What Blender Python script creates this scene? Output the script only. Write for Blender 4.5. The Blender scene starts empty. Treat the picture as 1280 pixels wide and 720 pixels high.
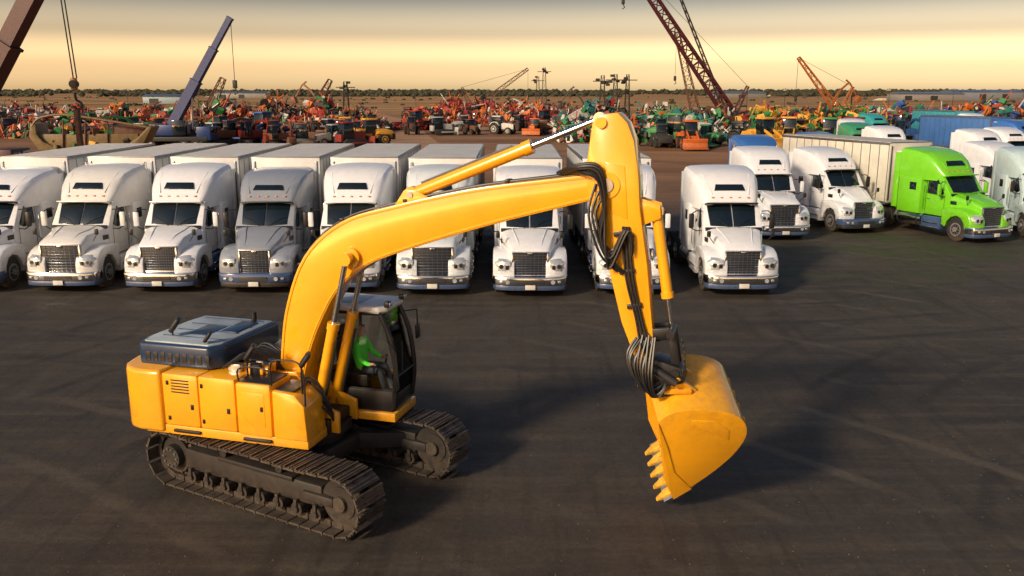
import bpy, bmesh, math, random
from mathutils import Vector, Matrix, Euler
R=math.radians
random.seed(7)
scene=bpy.context.scene
COL=scene.collection

# ---------------------------------------------------------------- materials
def mat(name,col=(.5,.5,.5),rough=.5,metal=0,objcol=False,var=.12,scale=3.0,dirt=0.0,dirtz=1.2,bump=0.0,coat=0.0,spec=.5):
    m=bpy.data.materials.new(name); m.use_nodes=True
    nt=m.node_tree; N=nt.nodes; L=nt.links
    b=N['Principled BSDF']
    b.inputs['Roughness'].default_value=rough
    b.inputs['Metallic'].default_value=metal
    b.inputs['Specular IOR Level'].default_value=spec
    if coat: b.inputs['Coat Weight'].default_value=coat; b.inputs['Coat Roughness'].default_value=.12
    tc=N.new('ShaderNodeTexCoord')
    no=N.new('ShaderNodeTexNoise'); no.inputs['Scale'].default_value=scale; no.inputs['Detail'].default_value=4; no.inputs['Roughness'].default_value=.65
    L.new(tc.outputs['Object'],no.inputs['Vector'])
    mr=N.new('ShaderNodeMapRange'); mr.inputs[1].default_value=.3; mr.inputs[2].default_value=.7
    mr.inputs[3].default_value=1-var; mr.inputs[4].default_value=1+var*.4
    L.new(no.outputs['Fac'],mr.inputs[0])
    mx=N.new('ShaderNodeMix'); mx.data_type='RGBA'; mx.blend_type='MULTIPLY'; mx.inputs[0].default_value=1
    if objcol:
        oi=N.new('ShaderNodeObjectInfo'); L.new(oi.outputs['Color'],mx.inputs[6])
    else: mx.inputs[6].default_value=(*col,1)
    L.new(mr.outputs[0],mx.inputs[7])
    out=mx.outputs[2]
    if dirt>0:
        sp=N.new('ShaderNodeSeparateXYZ'); L.new(tc.outputs['Object'],sp.inputs[0])
        m2=N.new('ShaderNodeMapRange'); m2.inputs[1].default_value=dirtz; m2.inputs[2].default_value=.2; m2.inputs[3].default_value=0; m2.inputs[4].default_value=1
        L.new(sp.outputs['Z'],m2.inputs[0])
        n2=N.new('ShaderNodeTexNoise'); n2.inputs['Scale'].default_value=9; n2.inputs['Detail'].default_value=5; n2.inputs['Roughness'].default_value=.7; L.new(tc.outputs['Object'],n2.inputs['Vector'])
        m3=N.new('ShaderNodeMapRange'); m3.inputs[1].default_value=.38; m3.inputs[2].default_value=.68; m3.inputs[3].default_value=.12; L.new(n2.outputs['Fac'],m3.inputs[0])
        a=N.new('ShaderNodeMath'); a.operation='ADD'; a.inputs[1].default_value=.05; L.new(m2.outputs[0],a.inputs[0])
        mu=N.new('ShaderNodeMath'); mu.operation='MULTIPLY'; L.new(a.outputs[0],mu.inputs[0]); L.new(m3.outputs[0],mu.inputs[1])
        mu2=N.new('ShaderNodeMath'); mu2.operation='MULTIPLY'; mu2.inputs[1].default_value=dirt; mu2.use_clamp=True; L.new(mu.outputs[0],mu2.inputs[0])
        md=N.new('ShaderNodeMix'); md.data_type='RGBA'; L.new(mu2.outputs[0],md.inputs[0]); L.new(out,md.inputs[6]); md.inputs[7].default_value=(.11,.08,.055,1)
        out=md.outputs[2]
        mr4=N.new('ShaderNodeMapRange'); mr4.inputs[3].default_value=rough; mr4.inputs[4].default_value=.85; L.new(mu2.outputs[0],mr4.inputs[0]); L.new(mr4.outputs[0],b.inputs['Roughness'])
    L.new(out,b.inputs['Base Color'])
    if bump:
        bp=N.new('ShaderNodeBump'); bp.inputs['Strength'].default_value=bump; bp.inputs['Distance'].default_value=.02
        n5=N.new('ShaderNodeTexNoise'); n5.inputs['Scale'].default_value=scale*8; n5.inputs['Detail'].default_value=4; L.new(tc.outputs['Object'],n5.inputs['Vector'])
        L.new(n5.outputs['Fac'],bp.inputs['Height']); L.new(bp.outputs[0],b.inputs['Normal'])
    return m
M={}
M['yellow']=mat('yellow_paint',(.90,.405,.008),.22,var=.12,scale=1.4,dirt=.6,dirtz=1.7,coat=.8)
M['yellow2']=mat('bucket_yellow',(.92,.43,.008),.25,var=.14,scale=1.5,dirt=.35,dirtz=-1.0,coat=.7)
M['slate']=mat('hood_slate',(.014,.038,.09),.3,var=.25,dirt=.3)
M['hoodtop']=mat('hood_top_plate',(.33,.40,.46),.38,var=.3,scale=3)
M['black']=mat('black_plastic',(.011,.011,.013),.42,var=.3,dirt=.3)
M['hose']=mat('rubber_hose',(.012,.012,.013),.4)
M['track']=mat('track_steel',(.095,.076,.06),.5,metal=.3,var=.6,scale=5,bump=.5)
M['trackdark']=mat('undercarriage_steel',(.015,.013,.012),.6,var=.4,dirt=.5,dirtz=.8)
M['chrome']=mat('chrome',(.70,.73,.78),.14,metal=1,var=.15)
M['bluechrome']=mat('blue_bumper',(.05,.10,.22),.22,metal=.2,var=.2,dirt=.4,dirtz=.8,coat=.5)
M['steel']=mat('steel',(.45,.45,.45),.35,metal=.9,var=.2)
M['tooth']=mat('tooth_steel',(.85,.48,.05),.4,metal=.2,var=.5,scale=8)
M['paint']=mat('truck_paint',objcol=True,rough=.25,var=.08,dirt=.8,dirtz=1.3,coat=.6)
M['trailer']=mat('trailer_panel',objcol=True,rough=.4,var=.18,scale=1.2,dirt=.5,dirtz=2.0)
M['mpaint']=mat('machine_paint',objcol=True,rough=.5,var=.35,dirt=.6,dirtz=1.6)
M['glass']=mat('dark_glass',(.006,.012,.018),.05,var=.2,spec=.6)
M['grille']=mat('grille_dark',(.014,.016,.02),.4,var=.2)
M['silver']=mat('grille_silver',(.22,.24,.27),.3,metal=.8,var=.2)
M['tyre']=mat('tyre_rubber',(.015,.014,.014),.8,var=.4,dirt=.7,dirtz=.8)
M['rim']=mat('wheel_rim',(.45,.45,.45),.35,metal=.7,var=.2)
M['lamp']=mat('headlamp_lens',(.62,.66,.7),.08,metal=.5,var=.25,scale=14)
M['amber']=mat('amber_lens',(.7,.22,.02),.25)
M['plate']=mat('licence_plate',(.6,.6,.55),.5)
M['white']=mat('white_metal',(.62,.62,.62),.4,var=.15)
M['rust']=mat('rusty_steel',(.11,.045,.028),.7,var=.5)
M['blue']=mat('crane_blue',(.010,.035,.14),.4,var=.25)
M['maroon']=mat('crane_maroon',(.06,.012,.015),.5,var=.35)
M['orange']=mat('crane_orange',(.35,.11,.02),.45,var=.3)
M['dark']=mat('dark_steel',(.022,.02,.019),.6)
M['hivis']=mat('hi_vis_green',(.10,.90,.06),.7,var=.15)
M['skin']=mat('skin',(.45,.26,.17),.55)
M['trouser']=mat('trousers',(.03,.04,.06),.85)
M['hair']=mat('dark_hair',(.02,.014,.01),.7)
M['seat']=mat('seat_fabric',(.02,.02,.022),.85)
for n_,c_ in (('s_red',(.30,.03,.02)),('s_orange',(.55,.14,.02)),('s_green',(.03,.19,.06)),('s_teal',(.03,.20,.19)),('s_white',(.55,.52,.46)),('s_brown',(.12,.05,.028)),('s_yellow',(.62,.33,.03)),('s_blue',(.03,.09,.30))):
    M[n_]=mat('scrap'+n_[1:],c_,.6,var=.4)
g=bpy.data.materials.new('cab_glass'); g.use_nodes=True; nt=g.node_tree; nt.nodes.clear()
o=nt.nodes.new('ShaderNodeOutputMaterial'); t=nt.nodes.new('ShaderNodeBsdfTransparent'); t.inputs[0].default_value=(.96,.98,.97,1)
gl=nt.nodes.new('ShaderNodeBsdfGlossy'); gl.inputs['Roughness'].default_value=.03
fr=nt.nodes.new('ShaderNodeFresnel'); fr.inputs[0].default_value=1.35; ms=nt.nodes.new('ShaderNodeMixShader')
nt.links.new(fr.outputs[0],ms.inputs[0]); nt.links.new(t.outputs[0],ms.inputs[1]); nt.links.new(gl.outputs[0],ms.inputs[2]); nt.links.new(ms.outputs[0],o.inputs[0])
M['cabglass']=g

# ---------------------------------------------------------------- mesh builder
class MB:
    def __init__(s): s.v=[];s.f=[];s.mi=[];s.mats=[]
    def _m(s,m):
        if m not in s.mats: s.mats.append(m)
        return s.mats.index(m)
    def add(s,bm,m,warp=None,M4=None):
        if warp:
            for v in bm.verts: v.co=Vector(warp(v.co))
        if M4 is not None: bm.transform(M4)
        bmesh.ops.recalc_face_normals(bm,faces=bm.faces[:])
        bm.verts.index_update(); o=len(s.v); k=s._m(m)
        s.v+= [tuple(v.co) for v in bm.verts]
        for f in bm.faces: s.f.append([o+v.index for v in f.verts]); s.mi.append(k)
        bm.free()
    def _bev(s,bm,b,seg=2,ang=25):
        if b<=0: return
        bm.normal_update()
        e=[e for e in bm.edges if len(e.link_faces)==2 and e.calc_face_angle(0)>R(ang)]
        if e: bmesh.ops.bevel(bm,geom=e,offset=b,segments=seg,affect='EDGES',clamp_overlap=True,profile=.5)
    def box(s,c,d,m,bev=.015,rot=None,seg=2,warp=None):
        bm=bmesh.new(); bmesh.ops.create_cube(bm,size=1)
        for v in bm.verts: v.co=Vector((v.co.x*d[0],v.co.y*d[1],v.co.z*d[2]))
        s._bev(bm,min(bev,min(d)*.45),seg)
        T=Matrix.Translation(c)
        if rot: T=T@Euler([R(a) for a in rot]).to_matrix().to_4x4()
        bm.transform(T); s.add(bm,m,warp)
    def bx(s,x0,x1,y0,y1,z0,z1,m,bev=.015,warp=None):
        s.box(((x0+x1)/2,(y0+y1)/2,(z0+z1)/2),(abs(x1-x0),abs(y1-y0),abs(z1-z0)),m,bev,warp=warp)
    def prism(s,pts,ax,a,b,m,bev=.02,warp=None,M4=None,seg=2):
        bm=bmesh.new()
        def P(p,t):
            return {'x':(t,p[0],p[1]),'y':(p[0],t,p[1]),'z':(p[0],p[1],t)}[ax]
        A=[bm.verts.new(P(p,a)) for p in pts]; B=[bm.verts.new(P(p,b)) for p in pts]
        bm.faces.new(A); bm.faces.new(B[::-1]); n=len(pts)
        for i in range(n): bm.faces.new((A[i],B[i],B[(i+1)%n],A[(i+1)%n]))
        bmesh.ops.recalc_face_normals(bm,faces=bm.faces[:])
        s._bev(bm,bev,seg); s.add(bm,m,warp,M4)
    def loft(s,secs,m,bev=0,caps=True,closed=True,ang=40,M4=None):
        bm=bmesh.new(); rows=[[bm.verts.new(p) for p in sec] for sec in secs]; n=len(rows[0])
        for a,b in zip(rows,rows[1:]):
            for i in range(n if closed else n-1): bm.faces.new((a[i],b[i],b[(i+1)%n],a[(i+1)%n]))
        if caps: bm.faces.new(rows[0]); bm.faces.new(rows[-1][::-1])
        bmesh.ops.recalc_face_normals(bm,faces=bm.faces[:])
        s._bev(bm,bev,2,ang); s.add(bm,m,None,M4)
    def tube(s,pts,r,m,n=8,r2=None):
        pts=[Vector(p) for p in pts]; secs=[]; up=None
        for i,p in enumerate(pts):
            d=(pts[min(i+1,len(pts)-1)]-pts[max(i-1,0)]).normalized()
            if up is None: up=d.orthogonal().normalized()
            up=(up-d*up.dot(d)); up=up.normalized() if up.length>1e-5 else d.orthogonal().normalized()
            w=d.cross(up); rr=r if r2 is None else r+(r2-r)*i/(len(pts)-1)
            secs.append([p+up*rr*math.cos(2*math.pi*k/n)+w*rr*math.sin(2*math.pi*k/n) for k in range(n)])
        s.loft(secs,m)
    def cyl(s,a,b,r,m,n=20,r2=None): s.tube([a,b],r,m,n,r2)
    def slab(s,pts,th,m,bev=.0):
        p=[Vector(q) for q in pts]; n=(p[1]-p[0]).cross(p[2]-p[0]).normalized()*th
        s.loft([[q-n*.5 for q in p],[q+n*.5 for q in p]],m,bev)
    def rawbox(s,c,d,e,m):
        T=Euler(e).to_matrix(); o=len(s.v); k=s._m(m); c=Vector(c)
        for sx in(-.5,.5):
            for sy in(-.5,.5):
                for sz in(-.5,.5): s.v.append(tuple(c+T@Vector((sx*d[0],sy*d[1],sz*d[2]))))
        for f in((0,1,3,2),(4,6,7,5),(0,4,5,1),(2,3,7,6),(0,2,6,4),(1,5,7,3)): s.f.append([o+q for q in f]); s.mi.append(k)
    def lattice(s,a,b,w1,w2,n,m,r):
        a=Vector(a);b=Vector(b);d=(b-a).normalized();u=d.cross(Vector((0,1,0))).normalized();w=d.cross(u)
        def c(t,i):
            h=(w1+(w2-w1)*t)/2; sx,sy=[(1,1),(1,-1),(-1,-1),(-1,1)][i]
            return a+(b-a)*t+u*h*sx+w*h*sy
        for i in range(4): s.cyl(c(0,i),c(1,i),r,m,5)
        for k in range(n):
            t0,t1=k/n,(k+1)/n
            for i in range(4):
                j=(i+1)%4
                s.cyl(c(t0,i),c(t1,j),r*.55,m,4); s.cyl(c(t1,i),c(t1,j),r*.5,m,4)
    def mesh(s,name,ang=32):
        me=bpy.data.meshes.new(name); me.from_pydata(s.v,[],s.f)
        for m in s.mats: me.materials.append(M[m])
        me.polygons.foreach_set('material_index',s.mi)
        me.polygons.foreach_set('use_smooth',[True]*len(me.polygons))
        me.update(); me.set_sharp_from_angle(angle=R(ang)); return me
    def obj(s,name,loc=(0,0,0),rz=0,parent=None,ang=32):
        return place(s.mesh(name,ang),name,loc,rz,parent)
def place(me,name,loc=(0,0,0),rz=0,parent=None,color=None,scale=None):
    o=bpy.data.objects.new(name,me); COL.objects.link(o); o.location=loc; o.rotation_euler=(0,0,R(rz))
    if parent: o.parent=parent
    if color: o.color=(*color,1)
    if scale: o.scale=scale if hasattr(scale,'__len__') else (scale,)*3
    return o
def spline(pts,k=6):
    out=[]; P=[pts[0]]+list(pts)+[pts[-1]]
    for i in range(1,len(P)-2):
        p0,p1,p2,p3=[Vector(q) for q in P[i-1:i+3]]
        for j in range(k):
            t=j/k; out.append(.5*((2*p1)+(p2-p0)*t+(2*p0-5*p1+4*p2-p3)*t*t+(3*p1-p0-3*p2+p3)*t**3))
    out.append(Vector(P[-2])); return out

def wheel(b,x,y,r,w,side,rim='rim'):
    prof=[(.0,.55),(.06,.9),(.14,1.0),(.5,1.01),(.86,1.0),(.94,.9),(1,.55)]
    n=28; secs=[]
    for t,rr in prof:
        secs.append([(x+w*(t-.5),y+rr*r*math.cos(2*math.pi*k/n),r+rr*r*math.sin(2*math.pi*k/n)) for k in range(n)])
    b.loft(secs,'tyre')
    xo=x+side*w*.5
    b.cyl((xo-side*.02,y,r),(xo+side*.012,y,r),r*.56,rim,24)
    b.cyl((xo,y,r),(xo+side*.02,y,r),r*.44,'black',24)
    b.cyl((xo,y,r),(xo+side*.07,y,r),r*.22,rim,16)
    for k in range(8):
        a=2*math.pi*k/8; b.cyl((xo,y+r*.34*math.cos(a),r+r*.34*math.sin(a)),(xo+side*.035,y+r*.34*math.cos(a),r+r*.34*math.sin(a)),r*.045,rim,6)

# ---------------------------------------------------------------- semi truck
def sec(y,w,b,t,cr=.2,crown=.035):
    h=[(-w,b),(-w,t-cr),(-w+cr*.10,t-cr*.55),(-w+cr*.38,t-cr*.18),(-w+cr,t-.0),(-w*.4,t+crown*.8),(0,t+crown)]
    pts=h+[(-x,z) for x,z in h[-2::-1]]
    return [(x,y,z) for x,z in pts]
def semi(gw=.5,gt=1.42,gb=.72,bumper='chrome',stack=False,high=0,silvergr=False,lowdark=False,skirt='paint',visor=False):
    b=MB()
    b.loft([sec(.30,gw+.09,.62,gt+.06,.1),sec(.38,gw+.12,.6,gt+.13,.14),sec(.8,.74,.7,gt+.29,.2),sec(1.25,.86,.8,1.88,.22),sec(1.75,.97,.9,1.98,.22)],'paint')
    for s in (-1,1):
        b.tube([(s*.34,.42,gt+.15),(s*.40,.8,gt+.32),(s*.5,1.25,1.91),(s*.58,1.7,2.0)],.014,'paint',6)
        b.box((s*.93,1.55,1.62),(.02,.3,.16),'grille',.005,rot=(0,0,s*-8))
        pr=[(.16,.62),(.16,.95),(.26,1.18),(.5,1.36),(.95,1.46),(1.5,1.46),(1.9,1.38),(1.9,.7),(1.68,.6),(1.6,.86),(1.38,1.08),(1.08,1.16),(.78,1.08),(.56,.86),(.5,.62)]
        def wp(c,s=s):
            x=c.x; k=max(0,(abs(x)-.75)/.45); 
            return (x,c.y+(.22*k*k if c.y<.9 else 0)*(1-(c.y/.9 if c.y>0 else 0)*.8),c.z-.05*k*k)
        xs=[.5,.75,.9,1.02,1.12,1.19]
        secs=[[(s*x,)+tuple(p) for p in pr] for x in xs]
        secs=[[wp(Vector(p)) for p in sc] for sc in secs]
        b.loft(secs,'paint',bev=.035,ang=50)
        b.loft([[(s*(.60+.02),.15,1.0),(s*.62,.17,1.15),(s*.62,.3,1.2),(s*.62,.3,.95)],
                [(s*.8,.135,.86),(s*.8,.165,1.16),(s*.8,.32,1.24),(s*.8,.3,.84)],
                [(s*1.0,.20,.84),(s*1.0,.24,1.16),(s*1.0,.4,1.24),(s*1.0,.4,.82)],
                [(s*1.135,.33,.88),(s*1.135,.36,1.12),(s*1.12,.5,1.15),(s*1.12,.5,.86)]],'lamp',bev=.02)
        b.box((s*.74,.135,.98),(.1,.03,.13),'black',.01); b.cyl((s*.92,.19,1.0),(s*.92,.165,1.0),.075,'chrome',16); b.cyl((s*.92,.17,1.0),(s*.92,.160,1.0),.045,'grille',16)
        b.box((s*1.15,.42,1.0),(.03,.12,.1),'amber',.01)
        wheel(b,s*1.0,1.08,.52,.3,s)
        for yy in (5.7,7.0):
            wheel(b,s*1.03,yy,.52,.28,s); wheel(b,s*.72,yy,.52,.28,s)
        b.bx(s*.85,s*1.18,1.95,3.05,.38,.92,skirt,.03); b.bx(s*1.1,s*1.22,2.05,2.95,.62,.67,'chrome',.01); b.bx(s*1.1,s*1.22,2.05,2.95,.40,.45,'chrome',.01)
        b.cyl((s*.9,3.1,.68),(s*.9,4.7,.68),.31,'chrome',24)
        for yy in (3.3,4.45): b.cyl((s*.9,yy,.68),(s*.9,yy+.06,.68),.325,'black',24)
        b.box((s*1.36,1.98,2.18),(.17,.12,.5),'black' if (lowdark or visor) else 'paint',.04); b.box((s*1.36,2.045,2.18),(.13,.01,.44),'glass',.002)
        b.tube([(s*1.0,2.05,2.5),(s*1.2,2.0,2.52),(s*1.36,1.98,2.42)],.02,'black',6); b.tube([(s*1.0,2.02,1.85),(s*1.2,2.0,1.84),(s*1.36,1.98,1.94)],.02,'black',6)
        b.tube([(s*.82,.9,1.6),(s*.98,.8,1.8),(s*1.02,.75,1.86)],.014,'black',6); b.box((s*1.03,.74,1.93),(.13,.07,.2),'black',.03)
        def tw(c): 
            k=1-.07*max(0,c.z-1.9); return (c.x*k,c.y,c.z)
        b.prism([(2.05,1.98),(2.48,2.56),(3.02,2.58),(3.02,1.92),(2.3,1.88)],'x',s*.98,s*1.013,'glass',.004,warp=tw)
        b.bx(s*1.0,s*1.008,1.98,1.995,1.05,1.95,'black',0); b.bx(s*1.0,s*1.008,3.06,3.075,1.05,2.6,'black',0)
        b.box((s*1.015,2.9,1.68),(.03,.16,.035),'chrome',.01)
        if stack: 
            b.cyl((s*1.08,4.78,.9),(s*1.08,4.78,2.6),.12,'chrome',16); b.cyl((s*1.08,4.78,2.6),(s*1.08,4.78,3.9),.07,'chrome',14)
        b.bx(s*1.19,s*1.203,3.5,3.9,2.0,2.35,'glass',.003)
        b.tube([(s*1.06,3.1,1.2),(s*1.1,3.1,1.25),(s*1.1,3.1,2.2),(s*1.06,3.1,2.25)],.013,'chrome',6)
        b.bx(s*1.16,s*1.2,4.62,4.95,1.1,3.6+high,'paint',.01)
        b.bx(s*.6,s*1.18,7.6,7.62,.2,.95,'black',.002)
    y0=.265
    b.bx(-gw,gw,y0+.0,.33,gb,gt,'grille',.01)
    fr='chrome'
    b.bx(-gw-.045,gw+.045,y0-.03,.31,gt-.005,gt+.05,fr,.015); b.bx(-gw-.045,gw+.045,y0-.03,.31,gb-.05,gb+.005,fr,.015)
    for s in(-1,1): b.bx(s*(gw-.005),s*(gw+.05),y0-.028,.31,gb,gt,fr,.015)
    nb=9
    for i in range(1,nb):
        z=gb+(gt-gb)*i/nb; b.box((0,y0-.006,z),(2*gw-.02,.025,.020),'silver' if silvergr else 'chrome' if i%3==0 else 'silver',.006,rot=(25,0,0))
    for i in range(1,8 if not silvergr else 14):
        n=8 if not silvergr else 14; x=-gw+2*gw*i/n; b.bx(x-.006,x+.006,y0-.01,y0+.01,gb,gt,'silver',0)
    b.box((0,y0-.03,gt-.02),(.16,.02,.07),'chrome',.01)
    pl=[(-1.2,.55),(-1.2,.30),(-1.12,.12),(-.9,.01),(-.55,-.05),(.55,-.05),(.9,.01),(1.12,.12),(1.2,.30),(1.2,.55)]
    b.prism(pl,'z',.42,.70,bumper,.03)
    b.prism([(x*.985,y+.03) for x,y in pl],'z',.26,.42,'black' if lowdark else 'bluechrome',.02)
    b.bx(-.45,.45,-.062,-.02,.46,.60,'black',.01)
    for i in range(3): b.bx(-.44,.44,-.07,-.05,.48+i*.045,.492+i*.045,'silver',0)
    b.bx(-.16,.16,-.085,-.07,.30,.45,'plate',.004)
    for s in(-1,1):
        b.cyl((s*.72,.0,.54),(s*.72,-.045,.54),.07,'lamp',16); b.cyl((s*.72,.02,.54),(s*.72,-.04,.54),.085,'black',16)
        b.box((s*.92,.02,.54),(.1,.05,.07),'lamp',.01,rot=(0,0,s*18))
    def tw(c):
        k=1-.07*max(0,c.z-1.9); return (c.x*k,c.y,c.z)
    cabp=[(1.7,.95),(1.7,1.95),(2.26,2.70),(2.4,2.76),(3.2,2.8),(3.2,.95)]
    b.prism(cabp,'x',-1.0,1.0,'paint',.05,warp=tw)
    p0=Vector((0,1.7,1.95)); p1=Vector((0,2.26,2.70)); d=(p1-p0); nrm=Vector((0,-d.z,d.y)).normalized()
    for s in(-1,1):
        c=[]
        for x,t in ((.02,.07),(.93,.09),(.87,.96),(.02,.99)):
            c.append(p0+d*t+Vector((s*x,.06*(x/.87)**2,0))+nrm*(.02))
        b.slab(c,.05,'glass',.006)
        a=p0+nrm*.055
        b.tube([a+d*.02+Vector((s*.15,0,0)),a+d*.3+Vector((s*.45,0,0)),a+d*.42+Vector((s*.72,.03,0))],.009,'black',5)
    b.box(p0+nrm*.02-d*.02,(1.9,.12,.05),'black',.01,rot=(50,0,0))
    b.box((0,2.16,2.74),(1.76,.32,.05),'black' if (lowdark or visor) else 'paint',.02,rot=(-12,0,0))
    H=high
    b.loft([sec(2.24,.84,2.5,2.78,.12),sec(2.42,.93,2.5,3.02,.2),sec(2.72,1.03,2.5,3.36+H*.6,.3),sec(3.2,1.13,2.5,3.64+H,.34),sec(3.8,1.19,2.5,3.77+H,.3),sec(4.6,1.2,2.5,3.82+H,.25)],'paint')
    b.bx(-1.2,1.2,3.22,4.6,.95,2.6,'paint',.05)
    a=Vector((0,2.42,3.055)); e=Vector((0,2.72,3.395+H*.6)); d2=e-a; n2=Vector((0,-d2.z,d2.y)).normalized()
    b.slab([a+d2*.25+n2*.005+Vector((-.52,0,0)),a+d2*.25+n2*.005+Vector((.52,0,0)),a+d2*.8+n2*.005+Vector((.46,0,0)),a+d2*.8+n2*.005+Vector((-.46,0,0))],.05,'glass',.005)
    for s in(-1,1):
        b.tube([(s*.62,2.4,3.03),(s*.72,2.72,3.34+H*.6),(s*.8,3.2,3.63+H)],.02,'paint',6)
    for i in(-2,-1,0,1,2): b.box((i*.3,2.33,2.93),(.08,.08,.04),'amber',.01)
    for s in(-1,1): b.bx(s*.36,s*.46,1.0,7.7,.72,.98,'dark',.01)
    b.bx(-.5,.5,5.5,7.0,.98,1.12,'dark',.02); b.cyl((-.9,5.7,.52),(.9,5.7,.52),.1,'dark'); b.cyl((-.9,7.0,.52),(.9,7.0,.52),.1,'dark'); b.cyl((-.9,1.08,.52),(.9,1.08,.52),.08,'dark')
    b.bx(-.6,.6,.5,1.8,.5,.7,'dark',.02)
    return b.mesh('semi_truck')
T1=semi(gw=.54,visor=True); T2=semi(gw=.56,gt=1.5,gb=.74,bumper='chrome',silvergr=True,high=.05,skirt='bluechrome'); T3=semi(gw=.46,gt=1.40,gb=.7,bumper='bluechrome',high=-.12,lowdark=True); T4=semi(gw=.62,gt=1.54,gb=.70,bumper='chrome',stack=True,high=.02)

def trailer(L=9.0):
    b=MB(); y0=5.25; y1=y0+L
    b.bx(-1.27,1.27,y0,y1,1.2,4.02,'trailer',.03)
    b.bx(-1.285,1.285,y0+.02,y1-.02,3.93,4.05,'silver',.01); b.bx(-1.285,1.285,y0+.02,y1-.02,1.12,1.26,'silver',.01)
    b.bx(-1.22,1.22,y0+.05,y1-.05,4.045,4.065,'trailer',.0)
    n=int(L/.6)
    for i in range(n+1):
        y=y0+.06+(L-.12)*i/n
        for s in(-1,1): b.bx(s*1.27,s*1.282,y-.02,y+.02,1.26,3.93,'silver',0)
        b.bx(-1.2,1.2,y-.015,y+.015,4.06,4.075,'silver',0)
    for s in(-1,1):
        b.box((s*1.15,y0+.1,2.6),(.1,.25,2.6),'silver',.03)
        for yy in(y1-2.3,y1-1.0):
            wheel(b,s*1.08,yy,.5,.28,s); wheel(b,s*.78,yy,.5,.28,s)
        b.bx(s*.8,s*.92,y0+3.0,y0+3.15,.25,1.15,'dark',.01)
        b.bx(s*1.22,s*1.26,y0+3.6,y1-3.0,.55,1.12,'trailer',.01)
        for k in range(4): b.box((s*1.29,y0+1+k*2,1.2),(.015,.08,.04),'amber',.002)
        b.bx(s*.5,s*1.2,y1-.4,y1-.38,.25,1.1,'black',.003)
    b.bx(-.5,.5,y0+.4,y1-.5,.9,1.15,'dark',.02)
    b.box((0,y0-.25,3.1),(1.8,.5,1.2),'white',.06)
    return b.mesh('box_trailer')
TR=trailer(8.2)
W=(.72,.74,.78)
row=[(-17.9,T3,W,0),(-14.75,T4,(.68,.68,.66),-1),(-11.5,T2,W,0),(-8.35,T3,(.24,.27,.32),1),(-5.5,T2,W,0),(-2.55,T4,(.64,.70,.74),0),(.58,T1,W,0),(3.92,T2,W,.5),(7.42,T1,W,0)]
ys=[27.9,28.0,27.9,27.8,27.8,27.5,27.3,27.5,27.5]
for (x,me,c,rz),y in zip(row,ys):
    place(me,'semi_truck',(x,y,0),rz,color=c)
    if x<5: place(TR,'box_trailer',(x+.0,y,0),rz,color=(.66,.66,.65))
for x,y,me,c,rz,tr,tc in [(12.0,38.2,T4,W,3,0,W),(16.3,40.2,T3,W,14,0,W),(20.9,37.6,T2,(.16,.56,.012),20,1,(.60,.58,.50)),(24.0,38.2,T1,(.46,.60,.64),-8,0,W),
      (27.0,45.0,T3,W,10,0,W),(14.6,48.5,T2,(.03,.12,.38),5,0,W),(20.0,53,T1,(.03,.10,.38),8,0,W),(33,58,T1,W,12,0,W),(38,64,T3,W,10,0,W),(28,62,T2,W,8,0,W),(46,76,T2,(.03,.13,.42),20,1,(.04,.14,.40)),(48,84,T1,(.02,.2,.4),12,0,W),
      (33,84,T3,W,-6,0,W),(42,99,T1,(.03,.3,.3),10,0,W),(54,100,T1,W,10,1,(.04,.3,.36)),(30,74,T3,(.04,.25,.12),0,0,W)]:
    place(me,'semi_truck',(x,y,0),rz,color=c)
    if tr: place(TR,'box_trailer',(x,y,0),rz,color=tc)

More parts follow.
